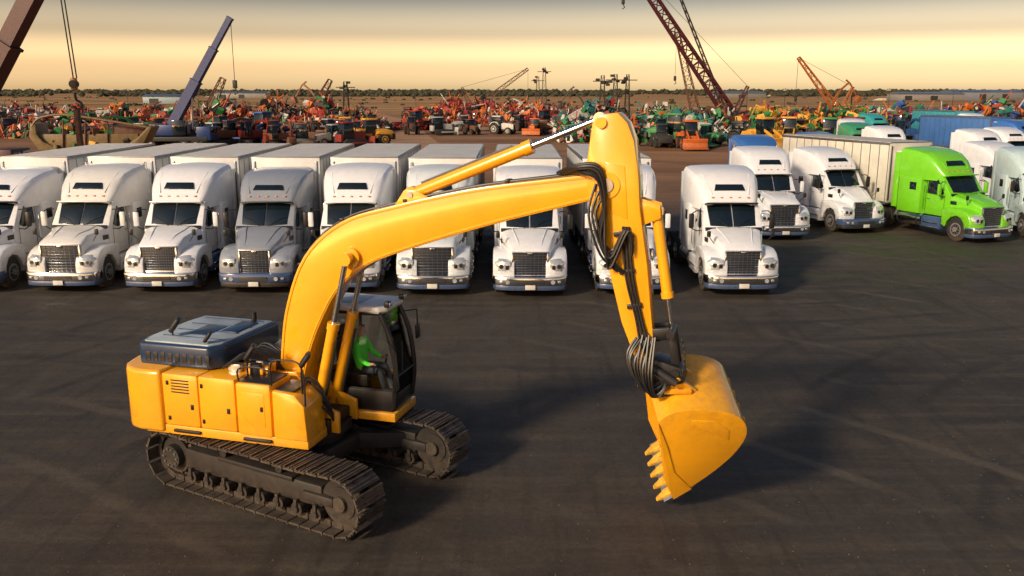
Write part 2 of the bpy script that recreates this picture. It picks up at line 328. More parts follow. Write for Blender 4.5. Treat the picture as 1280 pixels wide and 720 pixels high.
# ---------------------------------------------------------------- excavator
EX=bpy.data.objects.new('excavator',None); COL.objects.link(EX); EX.location=(-3.45,14.1,0)
TA=-29.5; HA=-16.0
b=MB()
HL,RR,ZC=1.80,.42,.50
per=2*(2*HL)+2*math.pi*RR; NS=43
def tp(s):
    s%=per
    if s<2*HL: return (-HL+s, ZC+RR, 0)
    s-=2*HL
    if s<math.pi*RR: a=s/RR; return (HL+RR*math.sin(a), ZC+RR*math.cos(a), a)
    s-=math.pi*RR
    if s<2*HL: return (HL-s, ZC-RR, math.pi)
    s-=2*HL; a=s/RR; return (-HL-RR*math.sin(a), ZC-RR*math.cos(a), math.pi+a)
random.seed(21)
for side in(-1,1):
    yc=side*1.2
    for k in range(NS):
        x,z,a=tp(k*per/NS); sag=0
        if a==0: sag=-.03*math.sin((x+HL)/(2*HL)*math.pi*2)**2
        z+=sag
        Tm=Matrix.Translation((x,yc,z))@Matrix.Rotation(a+random.uniform(-.02,.02),4,'Y')
        p=per/NS
        for (cx,cz,dx,dz,dy) in ((0,.035,p*.90,.03,.64),(-p*.38,.06,.03,.04,.62),(p*.02,.055,.018,.02,.62),(p*.28,.055,.018,.02,.62)):
            bm=bmesh.new(); bmesh.ops.create_cube(bm,size=1)
            for v in bm.verts: v.co=Vector((v.co.x*dx+cx,v.co.y*dy,v.co.z*dz+cz))
            b.add(bm,'track',None,Tm)
        for o in(-.09,.09):
            bm=bmesh.new(); bmesh.ops.create_cube(bm,size=1)
            for v in bm.verts: v.co=Vector((v.co.x*p*.9,v.co.y*.05+o,v.co.z*.1-.03))
            b.add(bm,'trackdark',None,Tm)
            for xx in(-.05,.05):
                b.cyl(Tm@Vector((xx,o*1.6,.04)),Tm@Vector((xx,o*1.6,.062)),.016,'trackdark',6)
    b.bx(-1.5,1.45,yc-.16,yc+.16,.34,.70,'trackdark',.04)
    b.bx(-.7,.9,yc-.2,yc+.2,.66,.74,'trackdark',.02)
    b.bx(1.1,1.7,yc-.22,yc+.22,.42,.58,'trackdark',.03)
    for i in range(8):
        x=-1.35+i*.385; b.cyl((x,yc-.2,.24),(x,yc+.2,.24),.105,'trackdark',16); b.cyl((x,yc-.24,.24),(x,yc+.24,.24),.05,'trackdark',10)
        b.bx(x-.03,x+.03,yc-.23,yc+.23,.24,.4,'trackdark',.005)
    for x in(-.6,.6): b.cyl((x,yc-.17,.80),(x,yc+.17,.80),.07,'trackdark',14)
    b.cyl((HL,yc-.12,ZC),(HL,yc+.12,ZC),.37,'trackdark',28); b.cyl((HL,yc-.2,ZC),(HL,yc+.2,ZC),.12,'track',16)
    for s2 in(-1,1): b.cyl((HL,yc+s2*.12,ZC),(HL,yc+s2*.14,ZC),.26,'trackdark',24)
    b.cyl((-HL,yc-.1,ZC),(-HL,yc+.1,ZC),.31,'trackdark',28); b.cyl((-HL,yc-.22,ZC),(-HL,yc+.22,ZC),.2,'trackdark',24)
    for k in range(21):
        a=2*math.pi*k/21; b.box((-HL+.34*math.cos(a),yc,ZC+.34*math.sin(a)),(.08,.1,.06),'track',.01,rot=(0,-math.degrees(a),0))
    for k in range(10):
        a=2*math.pi*k/10; b.cyl((-HL+.15*math.cos(a),yc+side*.22,ZC+.15*math.sin(a)),(-HL+.15*math.cos(a),yc+side*.245,ZC+.15*math.sin(a)),.02,'steel',6)
b.cyl((0,0,.62),(0,0,.98),.62,'trackdark',36); b.cyl((0,0,.92),(0,0,1.06),.72,'trackdark',40)
b.prism([(-.75,-.55),(-.4,-.75),(.4,-.75),(.75,-.55),(.75,.55),(.4,.75),(-.4,.75),(-.75,.55)],'z',.5,.78,'trackdark',.04)
for sx in(-1,1):
    for sy in(-1,1):
        b.loft([[(sx*.35,sy*.5,.5),(sx*.75,sy*.4,.5),(sx*.75,sy*.4,.8),(sx*.35,sy*.5,.8)],[(sx*.85,sy*1.1,.4),(sx*1.3,sy*1.1,.4),(sx*1.3,sy*1.1,.66),(sx*.85,sy*1.1,.66)]],'trackdark',.03)
b.obj('undercarriage',rz=TA,parent=EX)

# upper body
b=MB()
b.prism([(-2.4,-1.08),(.58,-1.08),(.58,-.5),(.5,.38),(1.42,.38),(1.42,1.32),(-2.4,1.32)],'z',.98,1.14,'yellow',.02)
b.prism([(-2.02,-1.13),(-2.5,-1.13),(-2.72,-1.05),(-2.88,-.85),(-2.97,-.5),(-3.0,0),(-2.99,.5),(-2.93,.95),(-2.78,1.2),(-2.5,1.32),(-2.02,1.32)],'z',1.0,2.06,'yellow',.07,seg=4)
b.bx(-2.0,-1.34,-1.11,-.32,1.15,2.03,'yellow',.03); b.bx(-1.325,-.66,-1.11,-.32,1.15,2.03,'yellow',.03)
b.bx(-.645,-.02,-1.12,-.45,1.12,2.0,'yellow',.05)
b.prism([(.0,1.12),(.0,1.93),(.40,1.88),(.56,1.7),(.60,1.12)],'y',-1.12,-.48,'yellow',.045)
b.bx(-2.0,-.3,.45,1.31,1.15,2.03,'yellow',.03); b.bx(-2.05,-.3,-.34,.5,1.15,1.98,'yellow',.02)
for k in range(5): b.bx(-1.83,-1.50,-1.118,-1.105,1.72+k*.05,1.74+k*.05,'black',.002)
for x1 in(-1.40,-.73): b.box((x1-.06,-1.118,1.5),(.05,.02,.09),'black',.008)
b.bx(-.53,-.13,-1.126,-1.115,1.3,1.85,'yellow',.01); b.box((-.18,-1.135,1.6),(.04,.02,.08),'black',.006)
for x in(-1.9,-1.26):
    for z in(1.28,1.88): b.box((x,-1.118,z),(.04,.02,.07),'black',.006)
for s in((-1.6,-1.09),(-.3,-1.1)): b.box((s[0],s[1],1.06),(.5,.06,.05),'black',.01)
b.bx(-.62,-.04,-1.08,-.5,2.0,2.012,'black',.003); b.bx(.03,.36,-1.06,-.54,1.915,1.93,'black',.003)
# hood
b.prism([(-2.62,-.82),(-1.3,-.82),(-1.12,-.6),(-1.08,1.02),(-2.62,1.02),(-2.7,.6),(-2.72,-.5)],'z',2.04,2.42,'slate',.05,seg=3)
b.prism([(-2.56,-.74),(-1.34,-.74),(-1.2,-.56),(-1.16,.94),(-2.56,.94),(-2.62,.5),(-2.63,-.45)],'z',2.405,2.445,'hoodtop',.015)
for k in range(9): b.box((-2.45+k*.14,-.822,2.2),(.09,.012,.16),'black',.003)
for k in range(4): b.box((-1.85,-.4+k*.4,2.45),(1.2,.02,.01),'slate',.002)
b.bx(-2.1,-1.7,-.25,.35,2.44,2.455,'slate',.004); b.bx(-1.62,-1.3,.0,.7,2.44,2.47,'slate',.01)
b.cyl((-1.45,.8,2.4),(-1.45,.8,2.62),.05,'black',14)
random.seed(3)
for i in range(22):
    x=random.uniform(-1.0,-.35); y=random.uniform(-.9,.25); h=random.uniform(.06,.2)
    b.box((x,y,2.0+h/2),(random.uniform(.08,.25),random.uniform(.08,.25),h),random.choice(['black','slate','white','steel','yellow']),.015,rot=(0,0,random.uniform(0,30)))
for i in range(10):
    y=-.8+i*.1; b.tube(spline([(-1.05,y,2.1),(-.8,y+.05,2.26+.02*(i%3)),(-.5,y*.6,2.2),(-.25,y*.3,1.95)],4),.022,'hose',6)
b.cyl((-.95,-.55,2.05),(-.35,-.55,2.05),.08,'yellow',14)
for pts in ([(.5,-1.02,1.2),(.56,-1.06,1.95),(.5,-1.06,2.36),(.25,-1.06,2.42),(.0,-1.06,2.36),(-.02,-1.06,1.98)],[(-.6,-1.06,2.0),(-.6,-1.06,2.2),(-.3,-1.06,2.26),(-.05,-1.06,2.2),(-.05,-1.06,2.0)]):
    b.tube(spline(pts,4),.014,'black',7)
def mirror(x,y,z,h,s=1):
    b.tube([(x,y,z),(x,y,z+h),(x+.08,y-.04,z+h+.06)],.016,'black',6)
    b.box((x+.1,y-.05,z+h+.08),(.08*s,.2*s,.26*s),'black',.04,rot=(0,35,25))
mirror(-2.3,-.35,2.42,.14,1.1); mirror(-1.5,-.6,2.42,.06,.8); mirror(.52,-1.06,1.9,.5); mirror(-.6,-.8,2.0,.35,1.1)
for y in(-.33,.33): b.prism([(-.55,1.1),(-.5,1.7),(-.3,1.98),(.02,1.98),(.35,1.5),(.75,1.35),(.75,1.0)],'y',y-.04,y+.04,'yellow',.012)
b.bx(.3,.62,-.45,.36,1.0,1.25,'black',.02)
for i in range(4): b.tube(spline([(.15,-.42+.02*i,1.9),(.42,-.5-.04*i,1.95-.08*i),(.66,-.46,1.5-.05*i),(.62,-.3,1.15)],5),.02,'hose',6)
b.obj('upper_body',rz=HA,parent=EX)

# cab
b=MB()
y0,y1=.44,1.30; x0=-.3
b.bx(x0,1.36,y0,y0+.03,1.15,1.50,'black',.01); b.bx(x0,1.36,y1-.03,y1,1.15,1.62,'yellow',.01); b.bx(x0,x0+.04,y0+.03,y1-.03,1.15,2.1,'black',.01); b.bx(x0,1.36,y0,y1,1.13,1.2,'black',.01)
b.bx(1.3,1.38,y0+.03,y1-.03,1.2,1.42,'black',.01)
def post(a,c,w=.06): 
    b.cyl(a,c,w*.62,'black',8)
for y in(y0+.03,y1-.03):
    b.tube(spline([(1.36,y,1.2),(1.42,y,1.75),(1.34,y,2.4),(1.16,y,2.84)],4),.046,'black',8)
    post((x0+.04,y,1.2),(x0+.04,y,2.84))
    if y>1: post((.42,y,1.5),(.40,y,2.84),.05)
    b.tube([(x0,y,2.84),(1.16,y,2.86)],.045,'black',8)
    b.slab([(x0+.06,y,1.52),(1.36,y,1.52),(1.32,y,2.35),(1.14,y,2.8),(x0+.06,y,2.8)],.008,'cabglass')
    b.tube([(x0,y,1.5),(1.38,y,1.5)],.025,'black',6)
b.slab([(1.37,y0+.06,1.42),(1.37,y1-.06,1.42),(1.41,y1-.06,1.75),(1.41,y0+.06,1.75)],.008,'cabglass')
b.slab([(1.41,y0+.06,1.76),(1.41,y1-.06,1.76),(1.17,y1-.06,2.82),(1.17,y0+.06,2.82)],.008,'cabglass')
b.tube([(1.42,y0,1.76),(1.42,y1,1.76)],.02,'black',6)
b.prism([(x0-.04,y0-.02),(x0-.04,y1+.02),(1.15,y1+.02),(1.28,y1-.1),(1.28,y0+.1),(1.15,y0-.02)],'z',2.86,2.97,'white',.04,seg=3)
b.bx(.1,.75,y0+.15,y1-.15,2.96,2.99,'hoodtop',.01)
for y in(y0+.12,y1-.12): b.box((1.27,y,3.0),(.1,.14,.1),'black',.02); b.box((1.325,y,3.0),(.01,.11,.07),'lamp',.003)
b.tube([(1.44,.7,1.8),(1.38,.85,2.3)],.01,'black',5)
SX=.22
b.box((.32+SX,.87,1.62),(.5,.5,.14),'seat',.05); b.box((.06+SX,.87,1.98),(.14,.48,.66),'seat',.06,rot=(0,-8,0)); b.box((.02+SX,.87,2.4),(.1,.26,.2),'seat',.04)
b.bx(.05+SX,.6+SX,.60,.66,1.5,1.7,'black',.02); b.bx(.05+SX,.6+SX,1.08,1.16,1.6,1.78,'black',.02); b.box((.3+SX,.87,1.38),(.35,.35,.36),'black',.03)
for y in(.62,1.12): b.cyl((.70+SX,y,1.7),(.74+SX,y,1.89),.018,'black',8); b.box((.745+SX,y,1.91),(.04,.04,.07),'black',.015)
b.tube([(1.42,y0-.02,1.5),(1.5,y0-.05,1.6),(1.46,y0-.05,2.2),(1.3,y0-.02,2.4)],.014,'black',6)
b.tube([(1.2,y1,2.7),(1.4,y1+.2,2.7),(1.4,y1+.22,2.4)],.014,'black',6); b.box((1.4,y1+.22,2.3),(.05,.16,.26),'black',.03)
b.obj('cab',rz=HA,parent=EX)

# boom
b=MB()
bp=[(-.16,1.70,.40,.50),(-.05,2.3,.52,.50),(.14,2.95,.66,.50),(.50,3.66,.78,.48),(1.05,4.13,.80,.46),(1.8,4.41,.72,.44),(3.08,4.77,.60,.40),(4.3,5.03,.44,.36),(4.95,5.16,.36,.32)]
sp=spline([(p[0],p[1],p[2]) for p in bp],5); spw=spline([(p[3],0,0) for p in bp],5)
secs=[];N=len(sp)
for i,p in enumerate(sp):
    q=sp[min(i+1,N-1)]; r=sp[max(i-1,0)]; d=Vector((q.x-r.x,0,q.y-r.y)).normalized(); n=Vector((-d.z,0,d.x)); c=Vector((p.x,0,p.y)); w=spw[i].x/2; h=p.z/2
    secs.append([c-n*h+Vector((0,-w,0)),c+n*h+Vector((0,-w,0)),c+n*h+Vector((0,w,0)),c-n*h+Vector((0,w,0))])
b.loft(secs,'yellow',bev=.022,ang=50)
for sgn in(-1,1):
    for ia in(0,1):
        rows=[]
        for s in secs[2:-2]:
            s=[Vector(q) for q in s]; A,Bq=(s[0],s[1]) if sgn<0 else (s[3],s[2])
            e=A if ia==0 else Bq; o2=Bq if ia==0 else A; dn=(o2-e).normalized()
            rows.append([e+dn*.03+Vector((0,sgn*-.005,0)),e+dn*.03+Vector((0,sgn*.012,0)),e+dn*.055+Vector((0,sgn*.012,0)),e+dn*.055+Vector((0,sgn*-.005,0))])
        b.loft(rows,'yellow')
b.cyl((-.16,-.36,1.66),(-.16,.36,1.66),.17,'yellow',24); b.cyl((-.16,-.4,1.66),(-.16,.4,1.66),.08,'steel',16)
b.cyl((1.02,-.42,3.93),(1.02,.42,3.93),.09,'steel',16); b.cyl((1.02,-.3,3.93),(1.02,.3,3.93),.17,'yellow',20)
b.cyl((5.05,-.27,5.18),(5.05,.27,5.18),.1,'steel',18); b.cyl((5.05,-.245,5.18),(5.05,.245,5.18),.19,'yellow',24)
for y in(-.1,.1): b.prism([(1.7,4.7),(1.9,5.0),(2.1,5.0),(2.4,4.85),(2.3,4.7)],'y',y-.02,y+.02,'yellow',.008)
b.cyl((2.0,-.14,4.93),(2.0,.14,4.93),.05,'steel',12)
for i in range(4):
    pts=[]
    for j in range(8,N-3):
        s=secs[j]; n=(Vector(s[1])-Vector(s[0])).normalized(); pts.append(Vector(s[1])+n*(.025)+Vector((0,.12+.045*i,0)))
    b.tube(pts,.016,'hose',6)
for j in (14,20,26,32,37):
    s=secs[j]; n=(Vector(s[1])-Vector(s[0])).normalized(); c=Vector(s[1])+n*.03+Vector((0,.19,0)); b.box(c,(.07,.22,.05),'black',.01)
b.obj('boom',rz=HA,parent=EX)
b=MB()
for y in(-.40,.40):
    a=Vector((.36,y,1.26)); e=Vector((1.02,y,3.93)); d=e-a
    if y>0: a=Vector((.30,y-.04,1.26)); e=Vector((1.0,y-.04,3.93)); d=e-a
    b.cyl(a,a+d*.60,.086,'yellow',20); b.cyl(a+d*.57,a+d*.61,.1,'yellow',20); b.cyl(a+d*.6,e,.045,'chrome',14); b.cyl(a-Vector((0,.07,0)),a+Vector((0,.07,0)),.13,'yellow',18); b.cyl(e-Vector((0,.06,0)),e+Vector((0,.06,0)),.1,'yellow',18)
    b.tube([a+d*.08+Vector((.11,0,0)),a+d*.5+Vector((.11,0,0))],.02,'hose',6)
a=Vector((2.0,0,4.93)); e=Vector((4.90,0,6.10)); d=e-a
b.cyl(a,a+d*.64,.095,'yellow',20); b.cyl(a+d*.61,a+d*.655,.11,'yellow',20); b.cyl(a+d*.65,e,.048,'chrome',16)
b.cyl(a-Vector((0,.08,0)),a+Vector((0,.08,0)),.12,'yellow',18); b.cyl(e-Vector((0,.08,0)),e+Vector((0,.08,0)),.09,'chrome',18)
b.tube([a+d*.05+Vector((0,0,.12)),a+d*.55+Vector((0,0,.12))],.018,'steel',6)
a=Vector((5.74,0,4.80)); e=Vector((6.03,0,3.05)); d=e-a
b.cyl(a,a+d*.7,.08,'yellow',20); b.cyl(a+d*.67,a+d*.715,.095,'yellow',20); b.cyl(a+d*.7,e,.04,'chrome',14); b.cyl(a-Vector((0,.08,0)),a+Vector((0,.08,0)),.1,'yellow',18)
b.obj('hydraulic_cylinders',rz=HA,parent=EX)
# stick
b=MB()
st=[(4.82,6.05),(4.92,6.16),(5.18,6.19),(5.32,6.05),(5.42,5.80),(5.50,5.3),(5.53,4.85),(5.66,4.05),(5.81,2.75),(5.78,2.52),(5.66,2.45),(5.56,2.56),(5.31,3.18),(5.0,4.36),(4.78,5.0),(4.74,5.4)]
b.prism(st,'y',-.21,.21,'yellow',.022)
b.cyl((5.68,-.26,2.57),(5.68,.26,2.57),.12,'yellow',20); b.cyl((5.68,-.3,2.57),(5.68,.3,2.57),.06,'steel',14)
b.cyl((4.95,-.25,6.05),(4.95,.25,6.05),.08,'yellow',18)
for y in(-.1,.1): b.prism([(5.5,5.0),(5.8,4.92),(5.82,4.72),(5.55,4.6)],'y',y-.02,y+.02,'yellow',.01)
b.prism([(5.02,5.5),(5.3,5.45),(5.36,4.7),(5.1,4.8)],'y',-.222,-.2,'yellow',.008)
for i in range(6):
    y=-.27-.035*(i%3); k=i*.05
    b.tube(spline([(4.3+k,-.1,5.32),(4.6+k*.5,y,5.45-.02*i),(4.95,y-.03,5.45-k*.8),(5.05,y,5.0-k),(4.95+k*.5,y-.02,4.55-k),(5.15,y,4.25-k),(5.32+k*.3,y+.02,4.55),(5.45,y+.05,4.45-k)],5),.022,'hose',7)
for i in range(3):
    b.tube(spline([(4.9+.05*i,-.26,5.2-.1*i),(4.82+.05*i,-.33,4.75),(5.0+.06*i,-.34,4.2),(5.25+.04*i,-.28,3.95)],5),.02,'hose',6)
    b.tube(spline([(5.3+.04*i,-.24,4.6),(5.36+.05*i,-.25,3.9),(5.52+.04*i,-.25,3.3),(5.6+.05*i,-.27,2.95),(5.72,-.3,2.7)],5),.02,'hose',6)
for x,z in((5.38,3.95),(5.5,3.45),(5.28,4.5)): b.box((x,-.235,z),(.22,.05,.07),'black',.01,rot=(0,-12,0))
b.obj('stick',rz=HA,parent=EX)
# linkage + coupler
b=MB()
for y in(-.17,.17):
    b.prism([(5.60,2.98),(5.66,3.10),(5.98,3.14),(6.09,3.08),(6.05,2.98),(5.72,2.9)],'y',y-.03,y+.03,'black',.01)
    b.prism([(5.97,3.12),(6.09,3.08),(6.20,2.45),(6.08,2.42)],'y',y*.7-.03,y*.7+.03,'black',.01)
for x,z in((6.03,3.05),(5.66,3.02),(6.12,2.48)): b.cyl((x,-.27,z),(x,.27,z),.06,'black',14)
b.prism([(5.55,2.62),(5.85,2.66),(6.22,2.56),(6.26,2.34),(5.9,2.22),(5.58,2.36)],'y',-.24,.24,'black',.03)
b.cyl((5.92,0,2.35),(5.98,0,2.12),.26,'black',24); 
for s in(-1,1): b.cyl((5.8,s*.3,2.55),(6.15,s*.3,2.35),.06,'dark',12); b.box((5.95,s*.3,2.4),(.3,.08,.14),'black',.03,rot=(0,20,0))
random.seed(9)
for i in range(10):
    j=random.uniform(-.05,.05)
    b.tube(spline([(5.55+.03*i,-.28,3.0+j),(5.44+.04*i+j,-.38-.012*i,2.75-.03*i),(5.56+.035*i,-.42,2.42-.03*i+j),(5.82+.02*i,-.36,2.28+j),(5.95,-.25,2.45)],5),.019,'hose',6)
# lifting chain hanging from the coupler
def chain(p0,n,dx):
    for i in range(n):
        c=Vector(p0)+Vector((dx*math.sin(i/n*3.1),0,-i*.045)); ax=Vector((1,0,0)) if i%2 else Vector((0,1,0))
        pts=[c+ax*.016*math.cos(t)+Vector((0,0,.032*math.sin(t))) for t in [k*math.pi/3 for k in range(7)]]
        b.tube(pts,.007,'dark',5)
chain((5.62,-.34,2.9),15,-.08); chain((6.2,-.30,3.0),12,.05)
b.obj('coupler_linkage',rz=HA,parent=EX)
# bucket
b=MB()
prof=[(-.22,-.24),(-.04,-.06),(.32,.0),(.76,-.05),(1.04,-.22),(1.15,-.50),(1.08,-.84),(.90,-1.18),(.62,-1.55),(.30,-1.90)]
pp=[(p.x,p.y) for p in spline([(x,z,0) for x,z in prof],4)]
hw=.58
def off(i,t):
    a=Vector(pp[max(i-1,0)]);c=Vector(pp[min(i+1,len(pp)-1)]);d=(c-a).normalized(); n=Vector((d.y,-d.x)); return Vector(pp[i])+n*t
outer=[off(i,0) for i in range(len(pp))]; inner=[off(i,.035) for i in range(len(pp))]
secs=[[(o.x,-hw,o.y),(o.x,hw,o.y),(q.x,hw,q.y),(q.x,-hw,q.y)] for o,q in zip(outer,inner)]
b.loft(secs,'yellow2')
side=[(o.x,o.y) for o in outer]+[(.12,-1.46),(-.04,-.8)]
for s in(-1,1):
    b.prism(side,'y',s*(hw-.005),s*(hw+.035),'yellow2',.006)
    b.prism([(.29,-1.92),(.54,-1.68),(.2,-1.30),(-.0,-.74),(-.22,-.26),(-.09,-.80),(.06,-1.44)],'y',s*(hw+.03),s*(hw+.055),'yellow2',.006)
    b.prism([(.26,-.2),(.62,-.22),(.86,-.4),(.9,-.62),(.7,-.5),(.3,-.34)],'y',s*(hw+.03),s*(hw+.045),'yellow2',.006)
for y in(-.42,-.14,.14,.42):
    q=[(off(i,-.022),off(i,.0)) for i in range(18,len(pp)-2)]
    b.loft([[(o.x,y-.035,o.y),(o.x,y+.035,o.y),(n.x,y+.035,n.y),(n.x,y-.035,n.y)] for o,n in q],'yellow2')
for y in(-.2,.2): b.prism([(-.15,-.1),(-.1,.2),(.08,.26),(.2,.16),(.4,.02),(.3,-.02)],'y',y-.03,y+.03,'yellow2',.012)
b.bx(-.12,.3,-.3,.3,-.0,.07,'yellow2',.02)
dd=Vector((-.26,0,-.24)).normalized()
b.prism([(.54,-1.68),(.57,-1.63),(.20,-2.0),(.16,-2.0)],'y',-hw-.03,hw+.03,'steel',.004)
for k in range(5):
    y=-.48+k*.24; c=Vector((.27,y,-1.92)); n=Vector((dd.z,0,-dd.x))
    def ring(t,w,h): 
        p=c+dd*t; return [p+Vector((0,-w,0))+n*h,p+Vector((0,w,0))+n*h,p+Vector((0,w,0))-n*h,p+Vector((0,-w,0))-n*h]
    b.loft([ring(-.06,.075,.06),ring(.1,.07,.05),ring(.12,.058,.042),ring(.26,.035,.01)],'tooth',.008)
bk=b.obj('bucket',parent=EX)
pv=Matrix.Rotation(R(HA),4,'Z')@Vector((5.99,0,2.28))
bk.location=pv; bk.rotation_euler=(Matrix.Rotation(R(HA),4,'Z')@Matrix.Rotation(R(20),4,'Z')@Matrix.Rotation(R(24),4,'X')@Matrix.Rotation(R(2),4,'Y')).to_euler()

# operator --------------------------------------------------------------
def skinobj(name,verts,edges,radii,assign,mats,loc,rz,sub=2):
    me=bpy.data.meshes.new(name); me.from_pydata(verts,edges,[]); o=bpy.data.objects.new(name,me); COL.objects.link(o)
    sk=o.modifiers.new('s','SKIN'); me.skin_vertices[0].data[0].use_root=True
    for i,r in enumerate(radii): me.skin_vertices[0].data[i].radius=(r,r) if not hasattr(r,'__len__') else r
    ss=o.modifiers.new('u','SUBSURF'); ss.levels=sub; ss.render_levels=sub
    dg=bpy.context.evaluated_depsgraph_get(); m2=bpy.data.meshes.new_from_object(o.evaluated_get(dg)); bpy.data.objects.remove(o)
    for m in mats: m2.materials.append(M[m])
    for p in m2.polygons: p.material_index=assign(p.center); p.use_smooth=True
    return place(m2,name,loc,rz)
V=[(0,0,0),(.02,0,.2),(.04,0,.42),(.05,0,.5),(.06,0,.60),(.07,0,.68),(.075,0,.78)]
Rd=[(.15,.13),(.14,.12),(.17,.12),(.09,.08),(.055,.055),(.095,.08),(.085,.075)]
E=[(0,1),(1,2),(2,3),(3,4),(4,5),(5,6)]
def add(p,r,par): V.append(p); Rd.append(r); E.append((par,len(V)-1)); return len(V)-1
add((.165,0,.675),.018,5)
for s in(-1,1):
    a=add((.05,s*.19,.44),.065,2); a=add((.14,s*.26,.2),.05,a); a=add((.3,s*.25,.12),.04,a); h=add((.38,s*.25,.13),(.035,.022),a)
    for k in range(4): f=add((.43,s*.25+(k-1.5)*.018,.15-.005*abs(k-1.5)),.009,h); add((.45,s*.25+(k-1.5)*.016,.115),.008,f)
    t=add((.40,s*.215,.14),.010,h); add((.43,s*.20,.12),.009,t)
    l=add((.12,s*.1,-.02),.095,0); l=add((.46,s*.13,.0),.07,l); l=add((.55,s*.13,-.32),.05,l); l=add((.57,s*.13,-.4),.045,l); add((.70,s*.14,-.43),.04,l)
def asg(c):
    if c.z>.74 or (c.z>.66 and c.x<.03): return 3
    if c.z>.54: return 1
    if c.x>.33 and .05<c.z and abs(c.y)>.17 : return 1
    if c.z<.0 or (c.x>.15 and abs(c.y)<.2 and c.z<.1): return 2
    return 0
lp=Matrix.Rotation(R(HA),4,'Z')@Vector((.38+SX-.06,.87,1.77))
op=skinobj('excavator_operator',V,E,Rd,asg,['hivis','skin','trouser','hair'],(EX.location.x+lp.x,EX.location.y+lp.y,lp.z),HA)

# ---------------------------------------------------------------- background machines
def tractor():
    b=MB()
    for s in(-1,1):
        wheel(b,s*.9,1.1,.85,.5,s,'mpaint'); wheel(b,s*.8,-1.2,.55,.35,s,'mpaint')
        b.prism([(.2,1.3),(.4,1.75),(.9,1.95),(1.5,1.85),(1.9,1.4),(1.8,1.35),(1.4,1.75),(.9,1.85),(.5,1.65)],'x',s*.62,s*1.18,'mpaint',.02)
    b.loft([sec(-1.9,.32,.8,1.5,.15),sec(-1.2,.38,.8,1.65,.15),sec(.1,.42,.8,1.75,.15)],'mpaint'); b.bx(-.3,.3,-1.93,-1.88,.85,1.45,'dark',.01)
    b.bx(-.45,.45,.1,1.6,.8,1.7,'dark',.03); b.prism([(.05,1.7),(.25,2.65),(1.5,2.65),(1.65,1.7)],'x',-.6,.6,'glass',.03); b.bx(-.72,.72,.1,1.65,2.65,2.82,'mpaint',.05)
    b.cyl((.38,-.5,1.6),(.38,-.5,2.6),.05,'dark',8); b.bx(-.3,.3,-1.9,1.6,.5,.8,'dark',.03)
    return b.mesh('tractor')
def loader():
    b=MB()
    for s in(-1,1):
        for y in(-1.4,1.5): wheel(b,s*1.0,y,.75,.55,s,'mpaint')
        b.prism([(-.2,2.0),(-.1,2.25),(-1.9,1.55),(-2.9,.7),(-3.0,.45),(-2.7,.45),(-1.8,1.2)],'x',s*.45,s*.6,'mpaint',.02)
        b.prism([(.5,1.4),(.9,1.75),(2.2,1.75),(2.5,1.3)],'x',s*.7,s*1.25,'mpaint',.02)
    b.loft([sec(.6,.7,.9,2.0,.2),sec(2.0,.75,.9,1.95,.2),sec(2.8,.7,.9,1.7,.25)],'mpaint'); b.bx(-.5,.5,-1.6,.2,.7,1.5,'mpaint',.05)
    b.prism([(-.7,1.5),(-.55,3.0),(.7,3.0),(.8,1.5)],'x',-.65,.65,'glass',.04); b.bx(-.75,.75,-.75,.85,3.0,3.2,'mpaint',.05)
    b.prism([(-2.8,.2),(-3.9,.15),(-3.95,.22),(-3.1,.4),(-2.95,.8),(-3.1,1.2),(-3.0,1.3),(-2.75,.9)],'x',-1.35,1.35,'mpaint',.02)
    b.bx(-1.0,1.0,2.7,2.95,.7,1.4,'dark',.03)
    return b.mesh('wheel_loader')
def minix(fold=0):
    b=MB()
    for s in(-1,1): b.prism([(-1.8,.15),(-2.1,.45),(-1.8,.8),(1.8,.8),(2.1,.45),(1.8,.15),(1.5,0),(-1.5,0)],'x',s*.8,s*1.35,'dark',.06)
    b.cyl((0,0,.6),(0,0,1.0),.6,'dark',16)
    b.prism([(-1.2,-.9),(-1.25,2.0),(-.9,2.4),(.9,2.4),(1.25,2.0),(1.25,-.9)],'z',1.0,1.9,'mpaint',.06); b.bx(-1.1,1.1,1.0,2.3,1.9,2.3,'mpaint',.08)
    b.prism([(-1.2,1.2),(-1.0,2.9),(.3,2.9),(.35,1.2)],'x',-1.2,-.4,'glass',.03); b.bx(-1.24,-.36,-1.05,.35,2.88,3.0,'mpaint',.03)
    if fold==0: P=[(.2,0,1.6),(.2,-1.0,2.6),(.2,-2.4,3.1),(.2,-3.9,2.9)]; Q=[(.2,-3.7,3.4),(.2,-4.1,2.9),(.2,-3.6,1.4)]
    else: P=[(.2,0,1.6),(.2,-.9,3.6),(.2,-1.8,5.2),(.2,-3.4,6.6)]; Q=[(.2,-2.8,7.0),(.2,-3.6,6.4),(.2,-4.9,4.4)]
    b.tube(spline(P,3),.28,'mpaint',4,.16); b.tube(Q,.18,'mpaint',4,.11)
    e=Vector(Q[-1]); b.prism([(e.y-.1,e.z+.1),(e.y-.6,e.z-.1),(e.y-.7,e.z-.7),(e.y-.1,e.z-1.1),(e.y+.3,e.z-1.0),(e.y+.1,e.z-.3)],'x',-.35,.75,'mpaint',.03)
    b.tube([(.2,-.6,1.6),(.2,-1.2,2.6 if fold==0 else 3.3)],.09,'steel',6)
    return b.mesh('parked_excavator')
